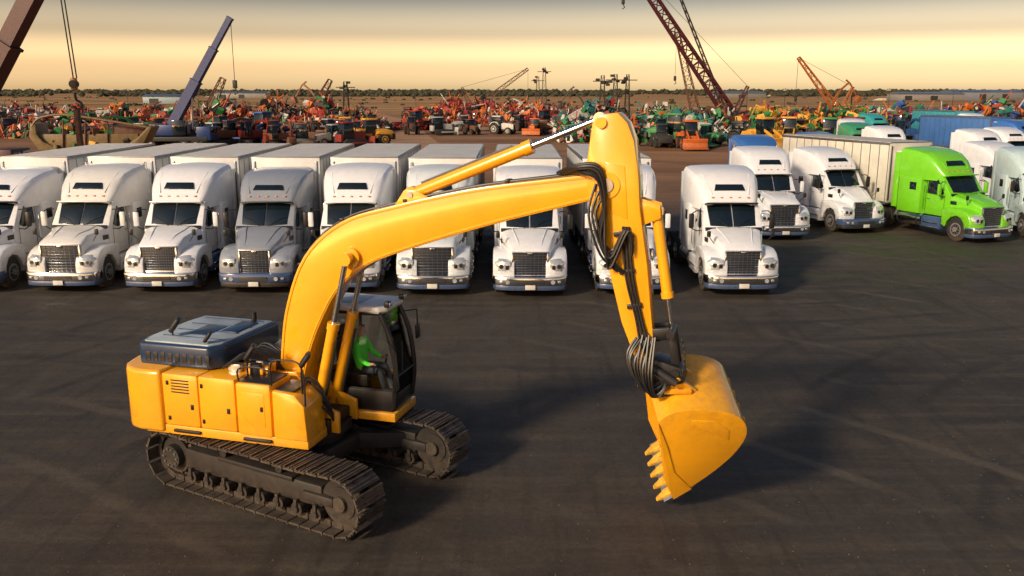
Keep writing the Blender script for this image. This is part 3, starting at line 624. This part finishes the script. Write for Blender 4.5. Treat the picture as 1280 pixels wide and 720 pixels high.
def dozer():
    b=MB()
    for s in(-1,1): b.prism([(-1.5,.1),(-1.9,.5),(-1.5,.95),(1.2,1.1),(1.7,.7),(1.5,.1)],'x',s*.75,s*1.25,'dark',.05); b.bx(s*1.25,s*1.35,-2.3,.5,.45,.65,'mpaint',.02)
    b.loft([sec(-1.7,.5,.8,1.8,.1),sec(.0,.55,.8,1.95,.1)],'mpaint'); b.prism([(0,1.0),(.1,2.9),(1.4,2.9),(1.6,1.0)],'x',-.75,.75,'glass',.03); b.bx(-.9,.9,-.05,1.6,2.9,3.05,'mpaint',.04)
    b.prism([(-2.3,.1),(-2.5,.2),(-2.35,.8),(-2.5,1.3),(-2.35,1.3),(-2.2,.8)],'x',-1.7,1.7,'mpaint',.01); b.bx(-.7,.7,1.5,1.9,.7,1.6,'mpaint',.05); b.cyl((.3,-.8,1.9),(.3,-.8,2.7),.06,'dark',8)
    return b.mesh('bulldozer')
MT={'tractor':tractor(),'wheel_loader':loader(),'parked_excavator':minix(0),'bulldozer':dozer()}
MX=minix(1)
DX=lambda u,y:(u-640)/1100*(.9755*y+1.43)
red=(.28,.022,.015);orr=(.55,.12,.015);gr=(.025,.19,.05);teal=(.02,.20,.18);yel=(.65,.32,.03);wh=(.55,.53,.48);bl=(.02,.09,.30);br=(.14,.055,.025);dk=(.03,.028,.025)
def mass(u0,u1,y0,y1,rows,dens,cols,kinds,seed):
    random.seed(seed)
    for r in range(rows):
        y=y0+(y1-y0)*r/max(1,rows-1); xa,xb=DX(u0,y),DX(u1,y); x=xa
        while x<xb:
            k=random.choice(kinds); c=random.choice(cols); f=random.uniform(.6,1.2)
            place(MT[k],k,(x,y+random.uniform(-2,2),0),random.uniform(-60,60)+random.choice([0,0,180,90]),color=tuple(q*f for q in c),scale=random.uniform(.75,1.05))
            x+=random.uniform(.75,1.3)*dens
K=['tractor','tractor','wheel_loader','bulldozer','tractor','parked_excavator']
mass(150,450,104,140,6,3.0,[red,red,orr,br,gr,wh,dk,orr,br],K,1)
mass(-20,140,128,180,4,3.6,[red,br,wh,dk],K,2)
mass(515,725,132,200,6,3.6,[red,orr,br,red,wh,dk,br,orr],K,3)
mass(785,885,105,140,4,3.4,[gr,teal,gr,orr,br,wh,dk],K,4)
mass(935,1095,104,150,5,3.5,[yel,yel,gr,orr,dk,gr,red,gr],K,5)
mass(1085,1290,112,170,5,3.6,[gr,teal,bl,wh,orr,red,bl],K,6)
for u,y,c,rz,s in [(462,106,yel,-60,1.0),(435,112,yel,80,1.0),(330,112,bl,-30,1.2),(862,100,orr,0,1.0),(955,100,yel,20,1.1),(985,102,yel,-20,1.1),(845,104,gr,60,1.2),(1065,100,red,30,1.1),(1035,99,gr,-20,1.1)]:
    place(MT['wheel_loader'],'wheel_loader',(DX(u,y),y,0),rz,color=c,scale=s)
for u,y,rz,s,c in [(1035,180,100,1.2,(.3,.10,.02)),(405,178,-100,1.15,(.2,.06,.02)),(738,150,-95,1.0,dk)]:
    place(MX,'parked_excavator',(DX(u,y),y,0),rz,color=c,scale=s)
def heap(u0,u1,y0,y1,hmax,n,cols,seed):
    random.seed(seed); b=MB(); ym=(y0+y1)/2; cx=DX((u0+u1)/2,ym); hwid=(DX(u1,ym)-DX(u0,ym))/2; hd=(y1-y0)/2
    for i in range(n):
        x=random.uniform(-1,1); y=random.uniform(-1,1)
        env=max(0,(1-abs(x)**6))*max(0,(1-abs(y)**3))*(.68+.32*math.sin(x*9+seed)*math.cos(y*4+x*5))
        z=env*hmax*random.random()**.45
        t=random.random(); m=random.choice(cols); e=[random.uniform(-.6,.6),random.uniform(-.6,.6),random.uniform(0,3.14)]; c=(x*hwid,y*hd,z+.25)
        if t<.45: b.rawbox(c,(random.uniform(.5,1.8),random.uniform(.3,.9),random.uniform(.3,.9)),e,m)
        elif t<.8: b.rawbox(c,(random.uniform(1.6,4.0),.14,.14),[e[0],random.uniform(-1.1,1.1),e[2]],m)
        elif t<.93:
            v=Vector((math.cos(e[2]),math.sin(e[2]),random.uniform(-.4,.4))).normalized(); c=Vector(c); rr=random.uniform(.35,.75)
            b.cyl(c-v*.2,c+v*.2,rr,random.choice(['tyre','tyre',m]),12); b.cyl(c-v*.22,c+v*.22,rr*.45,m,8)
        else: b.rawbox(c,(.12,.12,random.uniform(1.5,3.2)),[e[0]*.4,e[1]*.4,0],m)
    b.obj('equipment_heap',(cx,ym,0))
R1=['s_red','s_red','s_brown','s_orange','s_white','dark','s_orange','s_green','s_brown']
heap(200,475,116,150,5.2,2600,R1,1); heap(60,240,122,150,4.2,1200,R1,2); heap(-60,90,150,180,4,700,['s_brown','dark','s_red','s_white'],9)
heap(512,730,146,190,4.8,2200,['s_red','s_orange','s_brown','s_red','s_white','dark','s_red','s_orange'],3)
heap(695,795,112,135,5.2,800,['dark','s_brown','s_teal','s_red','s_white','s_green'],7)
heap(785,915,112,138,4.4,1100,['s_green','s_teal','s_green','s_brown','dark','s_white','s_orange'],4)
heap(920,1095,110,140,4.6,1600,['s_yellow','s_green','s_green','s_orange','dark','s_yellow','s_red'],5)
heap(1075,1310,122,160,4.8,1900,['s_green','s_teal','s_blue','s_white','dark','s_orange','s_red'],6)
b=MB()
pr=[(-5.0,3.4),(-5.3,2.2),(-4.6,1.0),(-3.0,.3),(0,.0),(3.2,.4),(5.0,1.6),(5.8,3.0),(5.5,3.1),(4.4,2.0),(2.8,1.0),(0,.7),(-2.8,1.0),(-4.1,1.7),(-4.6,2.4),(-4.6,3.4)]
b.prism(pr,'y',-1.6,1.6,'mpaint',.05)
for x in(-3,0,3): b.bx(x-.15,x+.15,-1.75,1.75,.2,1.4,'mpaint',.03)
b.bx(-4.6,4.4,-1.2,-1.0,.9,2.4,'mpaint',.05); b.bx(2,5.0,-1,1,1.8,3.2,'rust',.2); b.tube(spline([(-5.0,-1.5,3.0),(-4.2,-1.6,3.9),(-2,-1.6,4.2),(1.5,-1.6,3.7),(5.4,-1.5,3.0)],4),.12,'mpaint',6)
for x in(-2.5,-.5,1.5): b.tube([(x,-1.3,.8),(x+.3,-1.3,3.7)],.08,'rust',6)
for i in range(60):
    b.rawbox((random.uniform(-3.5,3.5),random.uniform(-1,1),random.uniform(1.2,3.0)),(random.uniform(.4,1.5),random.uniform(.2,.8),random.uniform(.2,.7)),[random.uniform(-.6,.6),random.uniform(-.6,.6),random.uniform(0,3)],random.choice(['s_green','s_yellow','s_brown','dark','s_green']))
o=b.obj('loading_hopper',(DX(120,86),86,0),8); o.color=(.17,.115,.04,1); 
def crane(name,u,y,tipu,tipv,m,w1,w2,lat=True,mast=True,hook=.7,extra=1.0,cr=.1):
    b=MB()
    base=Vector((DX(u,y),y,0))
    a=(360-tipv)/1100; k=(a*.9755-.2198)/(.9755+.2198*a); zt=6.5+k*y; xt=(tipu-640)/1100*(.9755-.2198*k)*y
    foot=Vector((0,0,2.6)); tip=Vector((xt-base.x,0,zt)); tip=foot+(tip-foot)*extra
    if lat: b.lattice(foot,tip,w1,w2,int((tip-foot).length/1.6),m,cr)
    else:
        for i,(t0,t1,ww) in enumerate(((0,.42,1),(.38,.72,.8),(.7,1,.6))): 
            b.tube([foot+(tip-foot)*t0,foot+(tip-foot)*t1],w1*ww*.62,m,4)
            b.tube([foot+(tip-foot)*(t1-.01),foot+(tip-foot)*t1],w1*ww*.7,m,4)
        s=-1 if tip.x<0 else 1
        b.tube([Vector((s*2.2,0,2.2)),foot+(tip-foot)*.3+Vector((s*.2,0,-.3))],.16,'steel',8)
    b.bx(-4.2,4.2,-1.3,1.3,.9,1.4,'dark',.05)
    for xx in(-3.4,-2.1,1.6,2.9):
        for s in(-1,1):
            b.cyl((xx,s*1.0,.55),(xx,s*1.35,.55),.55,'tyre',20); b.cyl((xx,s*1.35,.55),(xx,s*1.37,.55),.28,'rim',12)
    b.bx(-1.8,1.6,-1.2,1.2,1.5,2.7,m,.12); b.bx(3.0,4.6,-1.25,1.25,1.0,2.5,m,.12); b.bx(3.3,4.62,-1.1,1.1,1.8,2.35,'glass',.05); b.bx(.4,1.9,-1.3,-.4,1.6,3.2,'glass',.08)
    b.bx(-2.9,-1.7,-1.3,1.3,1.5,2.5,'dark',.1)
    for xx in(-4,4): 
        for s in(-1,1): b.bx(xx-.15,xx+.15,s*1.2,s*2.6,.7,.95,'dark',.02); b.cyl((xx,s*2.6,.0),(xx,s*2.6,.9),.12,'dark',8)
    if mast:
        sg=-1 if tip.x>0 else 1
        b.lattice(Vector((sg*.5,0,2.6)),Vector((sg*2.4,0,7)),.8,.4,4,m,.07); b.cyl((sg*2.4,0,7),tip,.04,'dark',4); b.cyl((sg*2.4,0,7),(sg*2.4,0,2.4),.05,'dark',4)
    hz=tip.z*(1-hook); b.cyl(tip,(tip.x,0,hz),.04,'dark',4); b.box((tip.x,0,hz),(.5,.3,.9),'dark',.1); b.tube([(tip.x,0,hz-.4),(tip.x+.25,0,hz-.9),(tip.x-.1,0,hz-1.1)],.08,'dark',6)
    return b.obj(name,base)
crane('mobile_crane',218,100,288,22,'blue',1.15,.6,lat=False,mast=False,hook=.5)
crane('lattice_crane',912,138,812,-8,'maroon',1.7,1.0,hook=.25,mast=True,extra=1.3,cr=.19)
crane('mobile_crane',-50,62,44,-12,'maroon',1.5,.8,lat=False,mast=False,hook=.2,extra=1.6)
crane('lattice_crane',1046,165,998,72,'orange',1.2,.5,hook=.6,mast=True)
crane('lattice_crane',592,190,660,86,'rust',1.0,.5,hook=.5,mast=True)
crane('lattice_crane',868,175,846,40,'rust',1.6,.8,hook=.5,mast=False)
crane('lattice_crane',392,165,413,100,'rust',1.4,.7,hook=.4,mast=False)
crane('lattice_crane',262,170,279,98,'rust',1.6,.9,hook=.4,mast=False)
crane('lattice_crane',905,170,850,-4,'dark',.6,.3,hook=.1,mast=False,extra=1.2)
b=MB()
b.cyl((0,0,7.3),(-.45,0,16),.05,'dark',5); b.cyl((.25,0,7.3),(-.2,0,16),.05,'dark',5); b.box((0,0,6.9),(.5,.35,.9),'orange',.15); b.cyl((0,-.25,6.9),(0,.25,6.9),.28,'dark',16); b.tube(spline([(0,0,6.3),(.05,0,5.8),(.4,0,5.5),(.2,0,5.1),(-.25,0,5.3)],4),.1,'dark',6)
b.box((0,0,3.6),(.4,.4,3.0),'rust',.1); b.cyl((-.45,0,16),(-3,0,34),.06,'dark',5)
b.obj('crane_hook_block',(DX(105,66),66,0))
def mastobj(u,y,h,w):
    b=MB(); b.lattice((0,0,0),(0,0,h),w,w*.4,int(h/1.5),'dark',.07)
    for i in range(4): b.box((random.uniform(-.9,.9),0,h-random.uniform(0,1.5)),(.7,.3,.4),'dark',.05)
    b.bx(-1.6,1.6,-.08,.08,h-1,h-.85,'dark',.01)
    b.obj('lattice_mast',(DX(u,y),y,0))
for u,y,h,w in((680,210,11.5,1.3),(752,150,8.8,1.2),(768,150,9.0,1.1),(783,152,9,1.0),(672,215,9.5,1.2),(434,150,7.8,1.2)): mastobj(u,y,h,w)
b=MB(); b.cyl((0,0,0),(0,0,7),.1,'dark',8,.07); b.bx(-.9,.9,-.06,.06,6.6,6.75,'dark',.01); b.box((-.8,0,6.5),(.5,.25,.12),'dark',.03); b.box((.8,0,6.5),(.5,.25,.12),'dark',.03); pm=b.mesh('yard_light_pole')
for u,y in((520,340),(610,420),(980,300),(1110,290),(1190,330),(350,350),(160,420)): place(pm,'yard_light_pole',(DX(u,y),y,0))
def shed(u,y,w,d,h,c):
    b=MB(); b.bx(-w/2,w/2,0,d,0,h,'trailer',.02); b.prism([(-.6,h),(d/2,h+h*.3),(d+.6,h)],'x',-w/2-.5,w/2+.5,'silver',.02)
    for k in range(int(w/16)): b.bx(-w/2+3+k*16,-w/2+7.5+k*16,-.05,.02,0,h*.7,'dark',.0)
    o=b.obj('metal_shed',(DX(u,y),y,0)); o.color=(*c,1)
for a in((1165,560,40,20,4,(.22,.21,.20)),(1235,640,50,20,5,(.18,.19,.21)),(925,700,40,20,4,(.18,.18,.15)),(205,430,20,10,3.4,(.25,.36,.42)),(300,700,40,16,4,(.25,.25,.22))): shed(*a)

# ---------------------------------------------------------------- ground
bm=bmesh.new(); 
S=7000; xs=[-S,-1500,-300,-60,-20,0,20,60,300,1500,S]; yy=[-300,-20,0,10,20,30,45,60,100,200,500,1500,S]
vs=[[bm.verts.new((x,y,0)) for x in xs] for y in yy]
for j in range(len(yy)-1):
    for i in range(len(xs)-1): bm.faces.new((vs[j][i],vs[j][i+1],vs[j+1][i+1],vs[j+1][i]))
me=bpy.data.meshes.new('ground'); bm.to_mesh(me); bm.free()
gm=bpy.data.materials.new('ground'); gm.use_nodes=True; nt=gm.node_tree; N=nt.nodes; L=nt.links; pb=N['Principled BSDF']
tc=N.new('ShaderNodeTexCoord'); sx=N.new('ShaderNodeSeparateXYZ'); L.new(tc.outputs['Object'],sx.inputs[0])
def noise(sc,det=5,scale3=None,rough=.6,dist=0):
    n=N.new('ShaderNodeTexNoise'); n.inputs['Scale'].default_value=sc; n.inputs['Detail'].default_value=det; n.inputs['Roughness'].default_value=rough; n.inputs['Distortion'].default_value=dist
    if scale3:
        mp=N.new('ShaderNodeMapping'); mp.inputs['Scale'].default_value=scale3[:3]; mp.inputs['Rotation'].default_value=(0,0,R(scale3[3] if len(scale3)>3 else 0)); L.new(tc.outputs['Object'],mp.inputs[0]); L.new(mp.outputs[0],n.inputs['Vector'])
    else: L.new(tc.outputs['Object'],n.inputs['Vector'])
    return n.outputs['Fac']
def rng(v,a,bb,c,d):
    m=N.new('ShaderNodeMapRange'); m.inputs[1].default_value=a; m.inputs[2].default_value=bb; m.inputs[3].default_value=c; m.inputs[4].default_value=d; L.new(v,m.inputs[0]); return m.outputs[0]
def mth(op,a,c=0.0):
    m=N.new('ShaderNodeMath'); m.operation=op
    for i,q in enumerate((a,c)):
        if isinstance(q,(int,float)): m.inputs[i].default_value=q
        else: L.new(q,m.inputs[i])
    return m.outputs[0]
def mix(f,a,c,mode='MIX'):
    m=N.new('ShaderNodeMix'); m.data_type='RGBA'; m.blend_type=mode
    for i,q in ((0,f),(6,a),(7,c)):
        if isinstance(q,tuple): m.inputs[i].default_value=(*q,1)
        elif isinstance(q,(int,float)): m.inputs[i].default_value=q
        else: L.new(q,m.inputs[i])
    return m.outputs[2]
X=sx.outputs['X'];Y=sx.outputs['Y']
big=noise(.09,5,dist=.6); med=noise(.8,6,rough=.7); fine=noise(9,6,rough=.75); streak=noise(1.2,5,(.12,1.6,1,4),rough=.65); streak2=noise(1.5,5,(1.8,.13,1,-14),rough=.6)
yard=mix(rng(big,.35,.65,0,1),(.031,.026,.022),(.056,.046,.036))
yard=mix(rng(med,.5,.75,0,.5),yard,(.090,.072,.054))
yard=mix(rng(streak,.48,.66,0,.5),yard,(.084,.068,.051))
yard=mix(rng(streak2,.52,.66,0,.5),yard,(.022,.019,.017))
def arcs(cx,cy,period,width,mseed,amt,base,colr):
    dx=mth('SUBTRACT',X,cx); dy=mth('SUBTRACT',Y,cy)
    d=mth('SQRT',mth('ADD',mth('MULTIPLY',dx,dx),mth('MULTIPLY',dy,dy)))
    d=mth('ADD',d,mth('MULTIPLY',med,.25))
    fr=mth('FRACT',mth('DIVIDE',d,period)); a=mth('ABSOLUTE',mth('SUBTRACT',mth('ABSOLUTE',mth('SUBTRACT',fr,.5)),.24))
    band=rng(a,width,width*.4,0,1)
    return mix(mth('MULTIPLY',band,rng(noise(mseed,4,dist=1),.48,.66,0,amt)),base,colr)
yard=arcs(26,2,4.1,.05,.16,.7,yard,(.020,.017,.015)); yard=arcs(-22,-8,4.6,.045,.21,.6,yard,(.10,.082,.062)); yard=arcs(3,60,3.9,.05,.13,.6,yard,(.020,.017,.015))
dirt=mix(rng(noise(.05,6,(1,2.5,1,0),dist=1),.35,.65,0,1),(.14,.066,.028),(.29,.15,.066))
field=mix(rng(noise(.012,5,(.5,3.5,1,0),dist=.5),.4,.6,0,1),(.20,.10,.03),(.42,.23,.075))
field=mix(rng(noise(.02,4,(.25,3,1,3)),.54,.6,0,.6),field,(.08,.06,.02))
yn=mth('ADD',Y,mth('MULTIPLY',mth('SUBTRACT',noise(.05,5),.5),50))
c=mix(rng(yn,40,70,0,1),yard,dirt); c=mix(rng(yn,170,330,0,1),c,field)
gmask=mth('MULTIPLY',rng(noise(.35,5,rough=.7),.48,.6,0,.75),mth('MULTIPLY',rng(Y,28.5,32,0,1),rng(Y,46,38,0,1)))
gmask=mth('MULTIPLY',gmask,rng(X,8,10,0,1))
c=mix(gmask,c,(.04,.055,.018))
fm=rng(fine,.25,.75,.68,1.3); cmb=N.new('ShaderNodeCombineColor'); [L.new(fm,cmb.inputs[i]) for i in range(3)]
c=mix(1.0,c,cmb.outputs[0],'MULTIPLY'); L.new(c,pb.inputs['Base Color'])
L.new(rng(med,.3,.7,.55,.85),pb.inputs['Roughness']); pb.inputs['Specular IOR Level'].default_value=.28
bp=N.new('ShaderNodeBump'); bp.inputs['Strength'].default_value=.7; bp.inputs['Distance'].default_value=.035
L.new(mth('ADD',mth('MULTIPLY',fine,.5),mth('ADD',mth('MULTIPLY',med,.6),mth('MULTIPLY',streak,.5))),bp.inputs['Height']); L.new(bp.outputs[0],pb.inputs['Normal'])
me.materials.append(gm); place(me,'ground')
def sheet(name,pts,z,col,var=.25):
    me=bpy.data.meshes.new(name); me.from_pydata([(x,y,z) for x,y in pts],[],[list(range(len(pts)))]); M[name]=mat(name,col,.85,var=var,scale=.2); me.materials.append(M[name]); place(me,name)
sheet('dirt_road',[(DX(430,95),95),(DX(560,100),100),(DX(535,130),130),(DX(520,180),180),(DX(470,260),260),(DX(330,330),330),(DX(318,310),310),(DX(445,240),240),(DX(488,170),170),(DX(478,130),130)],.01,(.32,.175,.085))
sheet('dirt_track',[(DX(-200,270),270),(DX(700,330),330),(DX(1100,300),300),(DX(1100,318),318),(DX(700,350),350),(DX(-200,288),288)],.014,(.42,.25,.11))
M['pond']=mat('pond',(.12,.16,.18),.12,var=.1)
for i,(u0,u1,ya,yb) in enumerate(((255,330,800,980),(1090,1240,560,700),(880,960,900,1100))):
    me=bpy.data.meshes.new('pond'); me.from_pydata([(DX(u0,ya),ya,.02),(DX(u1,ya),ya,.02),(DX(u1+5,yb),yb,.02),(DX(u0+8,yb),yb,.02)],[],[[0,1,2,3]])
    me.materials.append(M['pond']); place(me,'pond')
random.seed(11); b=MB(); M['gravel']=mat('gravel',(.08,.068,.055),.9,var=.4); k=b._m('gravel')
for i in range(2200):
    y=6+34*random.random()**1.2; x=random.uniform(-.65,.65)*y; r=random.uniform(.006,.022)
    o=len(b.v)
    pts=[(random.uniform(.6,1.2)*r*math.cos(k2*1.257),random.uniform(.6,1.2)*r*math.sin(k2*1.257)) for k2 in range(5)]
    b.v+=[(x+p[0],y+p[1],.0) for p in pts]+[(x,y,r*.7)]
    for q in range(5): b.f.append([o+q,o+(q+1)%5,o+5]); b.mi.append(k)
b.obj('loose_gravel')
M['tree']=mat('tree_foliage',(.045,.045,.022),.9,var=.6,scale=.12)
random.seed(5); verts=[];faces=[]
ico=bmesh.new(); bmesh.ops.create_icosphere(ico,subdivisions=1,radius=1); iv=[v.co.copy() for v in ico.verts]; iff=[[v.index for v in f.verts] for f in ico.faces]; ico.free()
for i in range(2600):
    y=random.choice([random.uniform(850,1000),random.uniform(1200,1700),random.uniform(1800,2600)]); x=random.uniform(-.75,.75)*y
    if math.sin(x*.012+y*.01)+math.sin(x*.031)*.6< -.55: continue
    for j in range(2):
        r=random.uniform(1.6,3.6)*(y/1100)**.6; o=len(verts); cx=x+random.uniform(-6,6); cz=r*random.uniform(.4,1.0)
        verts+=[(cx+v.x*r*random.uniform(.8,1.8),y+v.y*r,max(-.2,cz+v.z*r*random.uniform(.6,1.1))) for v in iv]; faces+=[[o+q for q in f] for f in iff]
me=bpy.data.meshes.new('distant_tree_line'); me.from_pydata(verts,[],faces); me.materials.append(M['tree']); place(me,'distant_tree_line')
verts=[];faces=[]
for i in range(220):
    y=random.uniform(300,800); x=random.uniform(-.7,.7)*y; r=random.uniform(.4,1.0)
    for j in range(3):
        o=len(verts); ax=x+random.uniform(-r,r)*1.4; ay=y+random.uniform(-r,r)
        verts+=[(ax+v.x*r*random.uniform(.6,1.3),ay+v.y*r*random.uniform(.6,1.3),max(-.1,r*.5+v.z*r*random.uniform(.5,1))) for v in iv]; faces+=[[o+q for q in f] for f in iff]
me=bpy.data.meshes.new('distant_shrubs'); me.from_pydata(verts,[],faces); me.materials.append(M['tree']); place(me,'distant_shrubs')

# ---------------------------------------------------------------- light, sky, camera
el=R(28)
src=Vector((-.70,-.71,0)).normalized()*math.cos(el)+Vector((0,0,math.sin(el)))
sl=bpy.data.lights.new('sun','SUN'); sl.energy=4.0; sl.angle=R(8); sl.color=(1,.79,.54)
so=bpy.data.objects.new('sun',sl); COL.objects.link(so); so.rotation_euler=(-src).to_track_quat('-Z','Y').to_euler()
w=bpy.data.worlds.new('World'); scene.world=w; w.use_nodes=True; nt=w.node_tree; N=nt.nodes; L=nt.links; bg=N['Background']
sky=N.new('ShaderNodeTexSky'); sky.sky_type='NISHITA'; sky.sun_disc=False; sky.sun_elevation=el; sky.sun_rotation=math.atan2(src.x,src.y); sky.dust_density=4; sky.air_density=1.2; sky.ozone_density=1
tcw=N.new('ShaderNodeTexCoord'); sp2=N.new('ShaderNodeSeparateXYZ'); L.new(tcw.outputs['Generated'],sp2.inputs[0])
cr=N.new('ShaderNodeValToRGB'); cr.color_ramp.interpolation='EASE'; L.new(sp2.outputs['Z'],cr.inputs[0]); e=cr.color_ramp.elements
e[0].position=0; e[0].color=(1.30,.95,.64,1); e[1].position=1; e[1].color=(.042,.046,.054,1)
for p,cc in((.03,(.70,.50,.35,1)),(.062,(.22,.165,.135,1)),(.105,(.060,.052,.054,1)),(.3,(.044,.046,.052,1))):
    q=e.new(p); q.color=cc
mx=N.new('ShaderNodeMix'); mx.data_type='RGBA'; mx.blend_type='MULTIPLY'; mx.inputs[0].default_value=1
vm=N.new('ShaderNodeVectorMath'); vm.operation='SCALE'; vm.inputs['Scale'].default_value=12
L.new(sky.outputs[0],mx.inputs[6]); L.new(cr.outputs[0],mx.inputs[7]); L.new(mx.outputs[2],vm.inputs[0]); L.new(vm.outputs[0],bg.inputs[0]); bg.inputs[1].default_value=.13
cd=bpy.data.cameras.new('camera'); co=bpy.data.objects.new('camera',cd); COL.objects.link(co); scene.camera=co
cd.sensor_width=36; cd.lens=1100/1280*36; cd.clip_end=20000; cd.clip_start=.1
co.location=(0,0,6.5); co.rotation_euler=(R(90-12.7),0,0)
scene.view_settings.view_transform='Standard'; scene.view_settings.look='None'; scene.view_settings.exposure=0
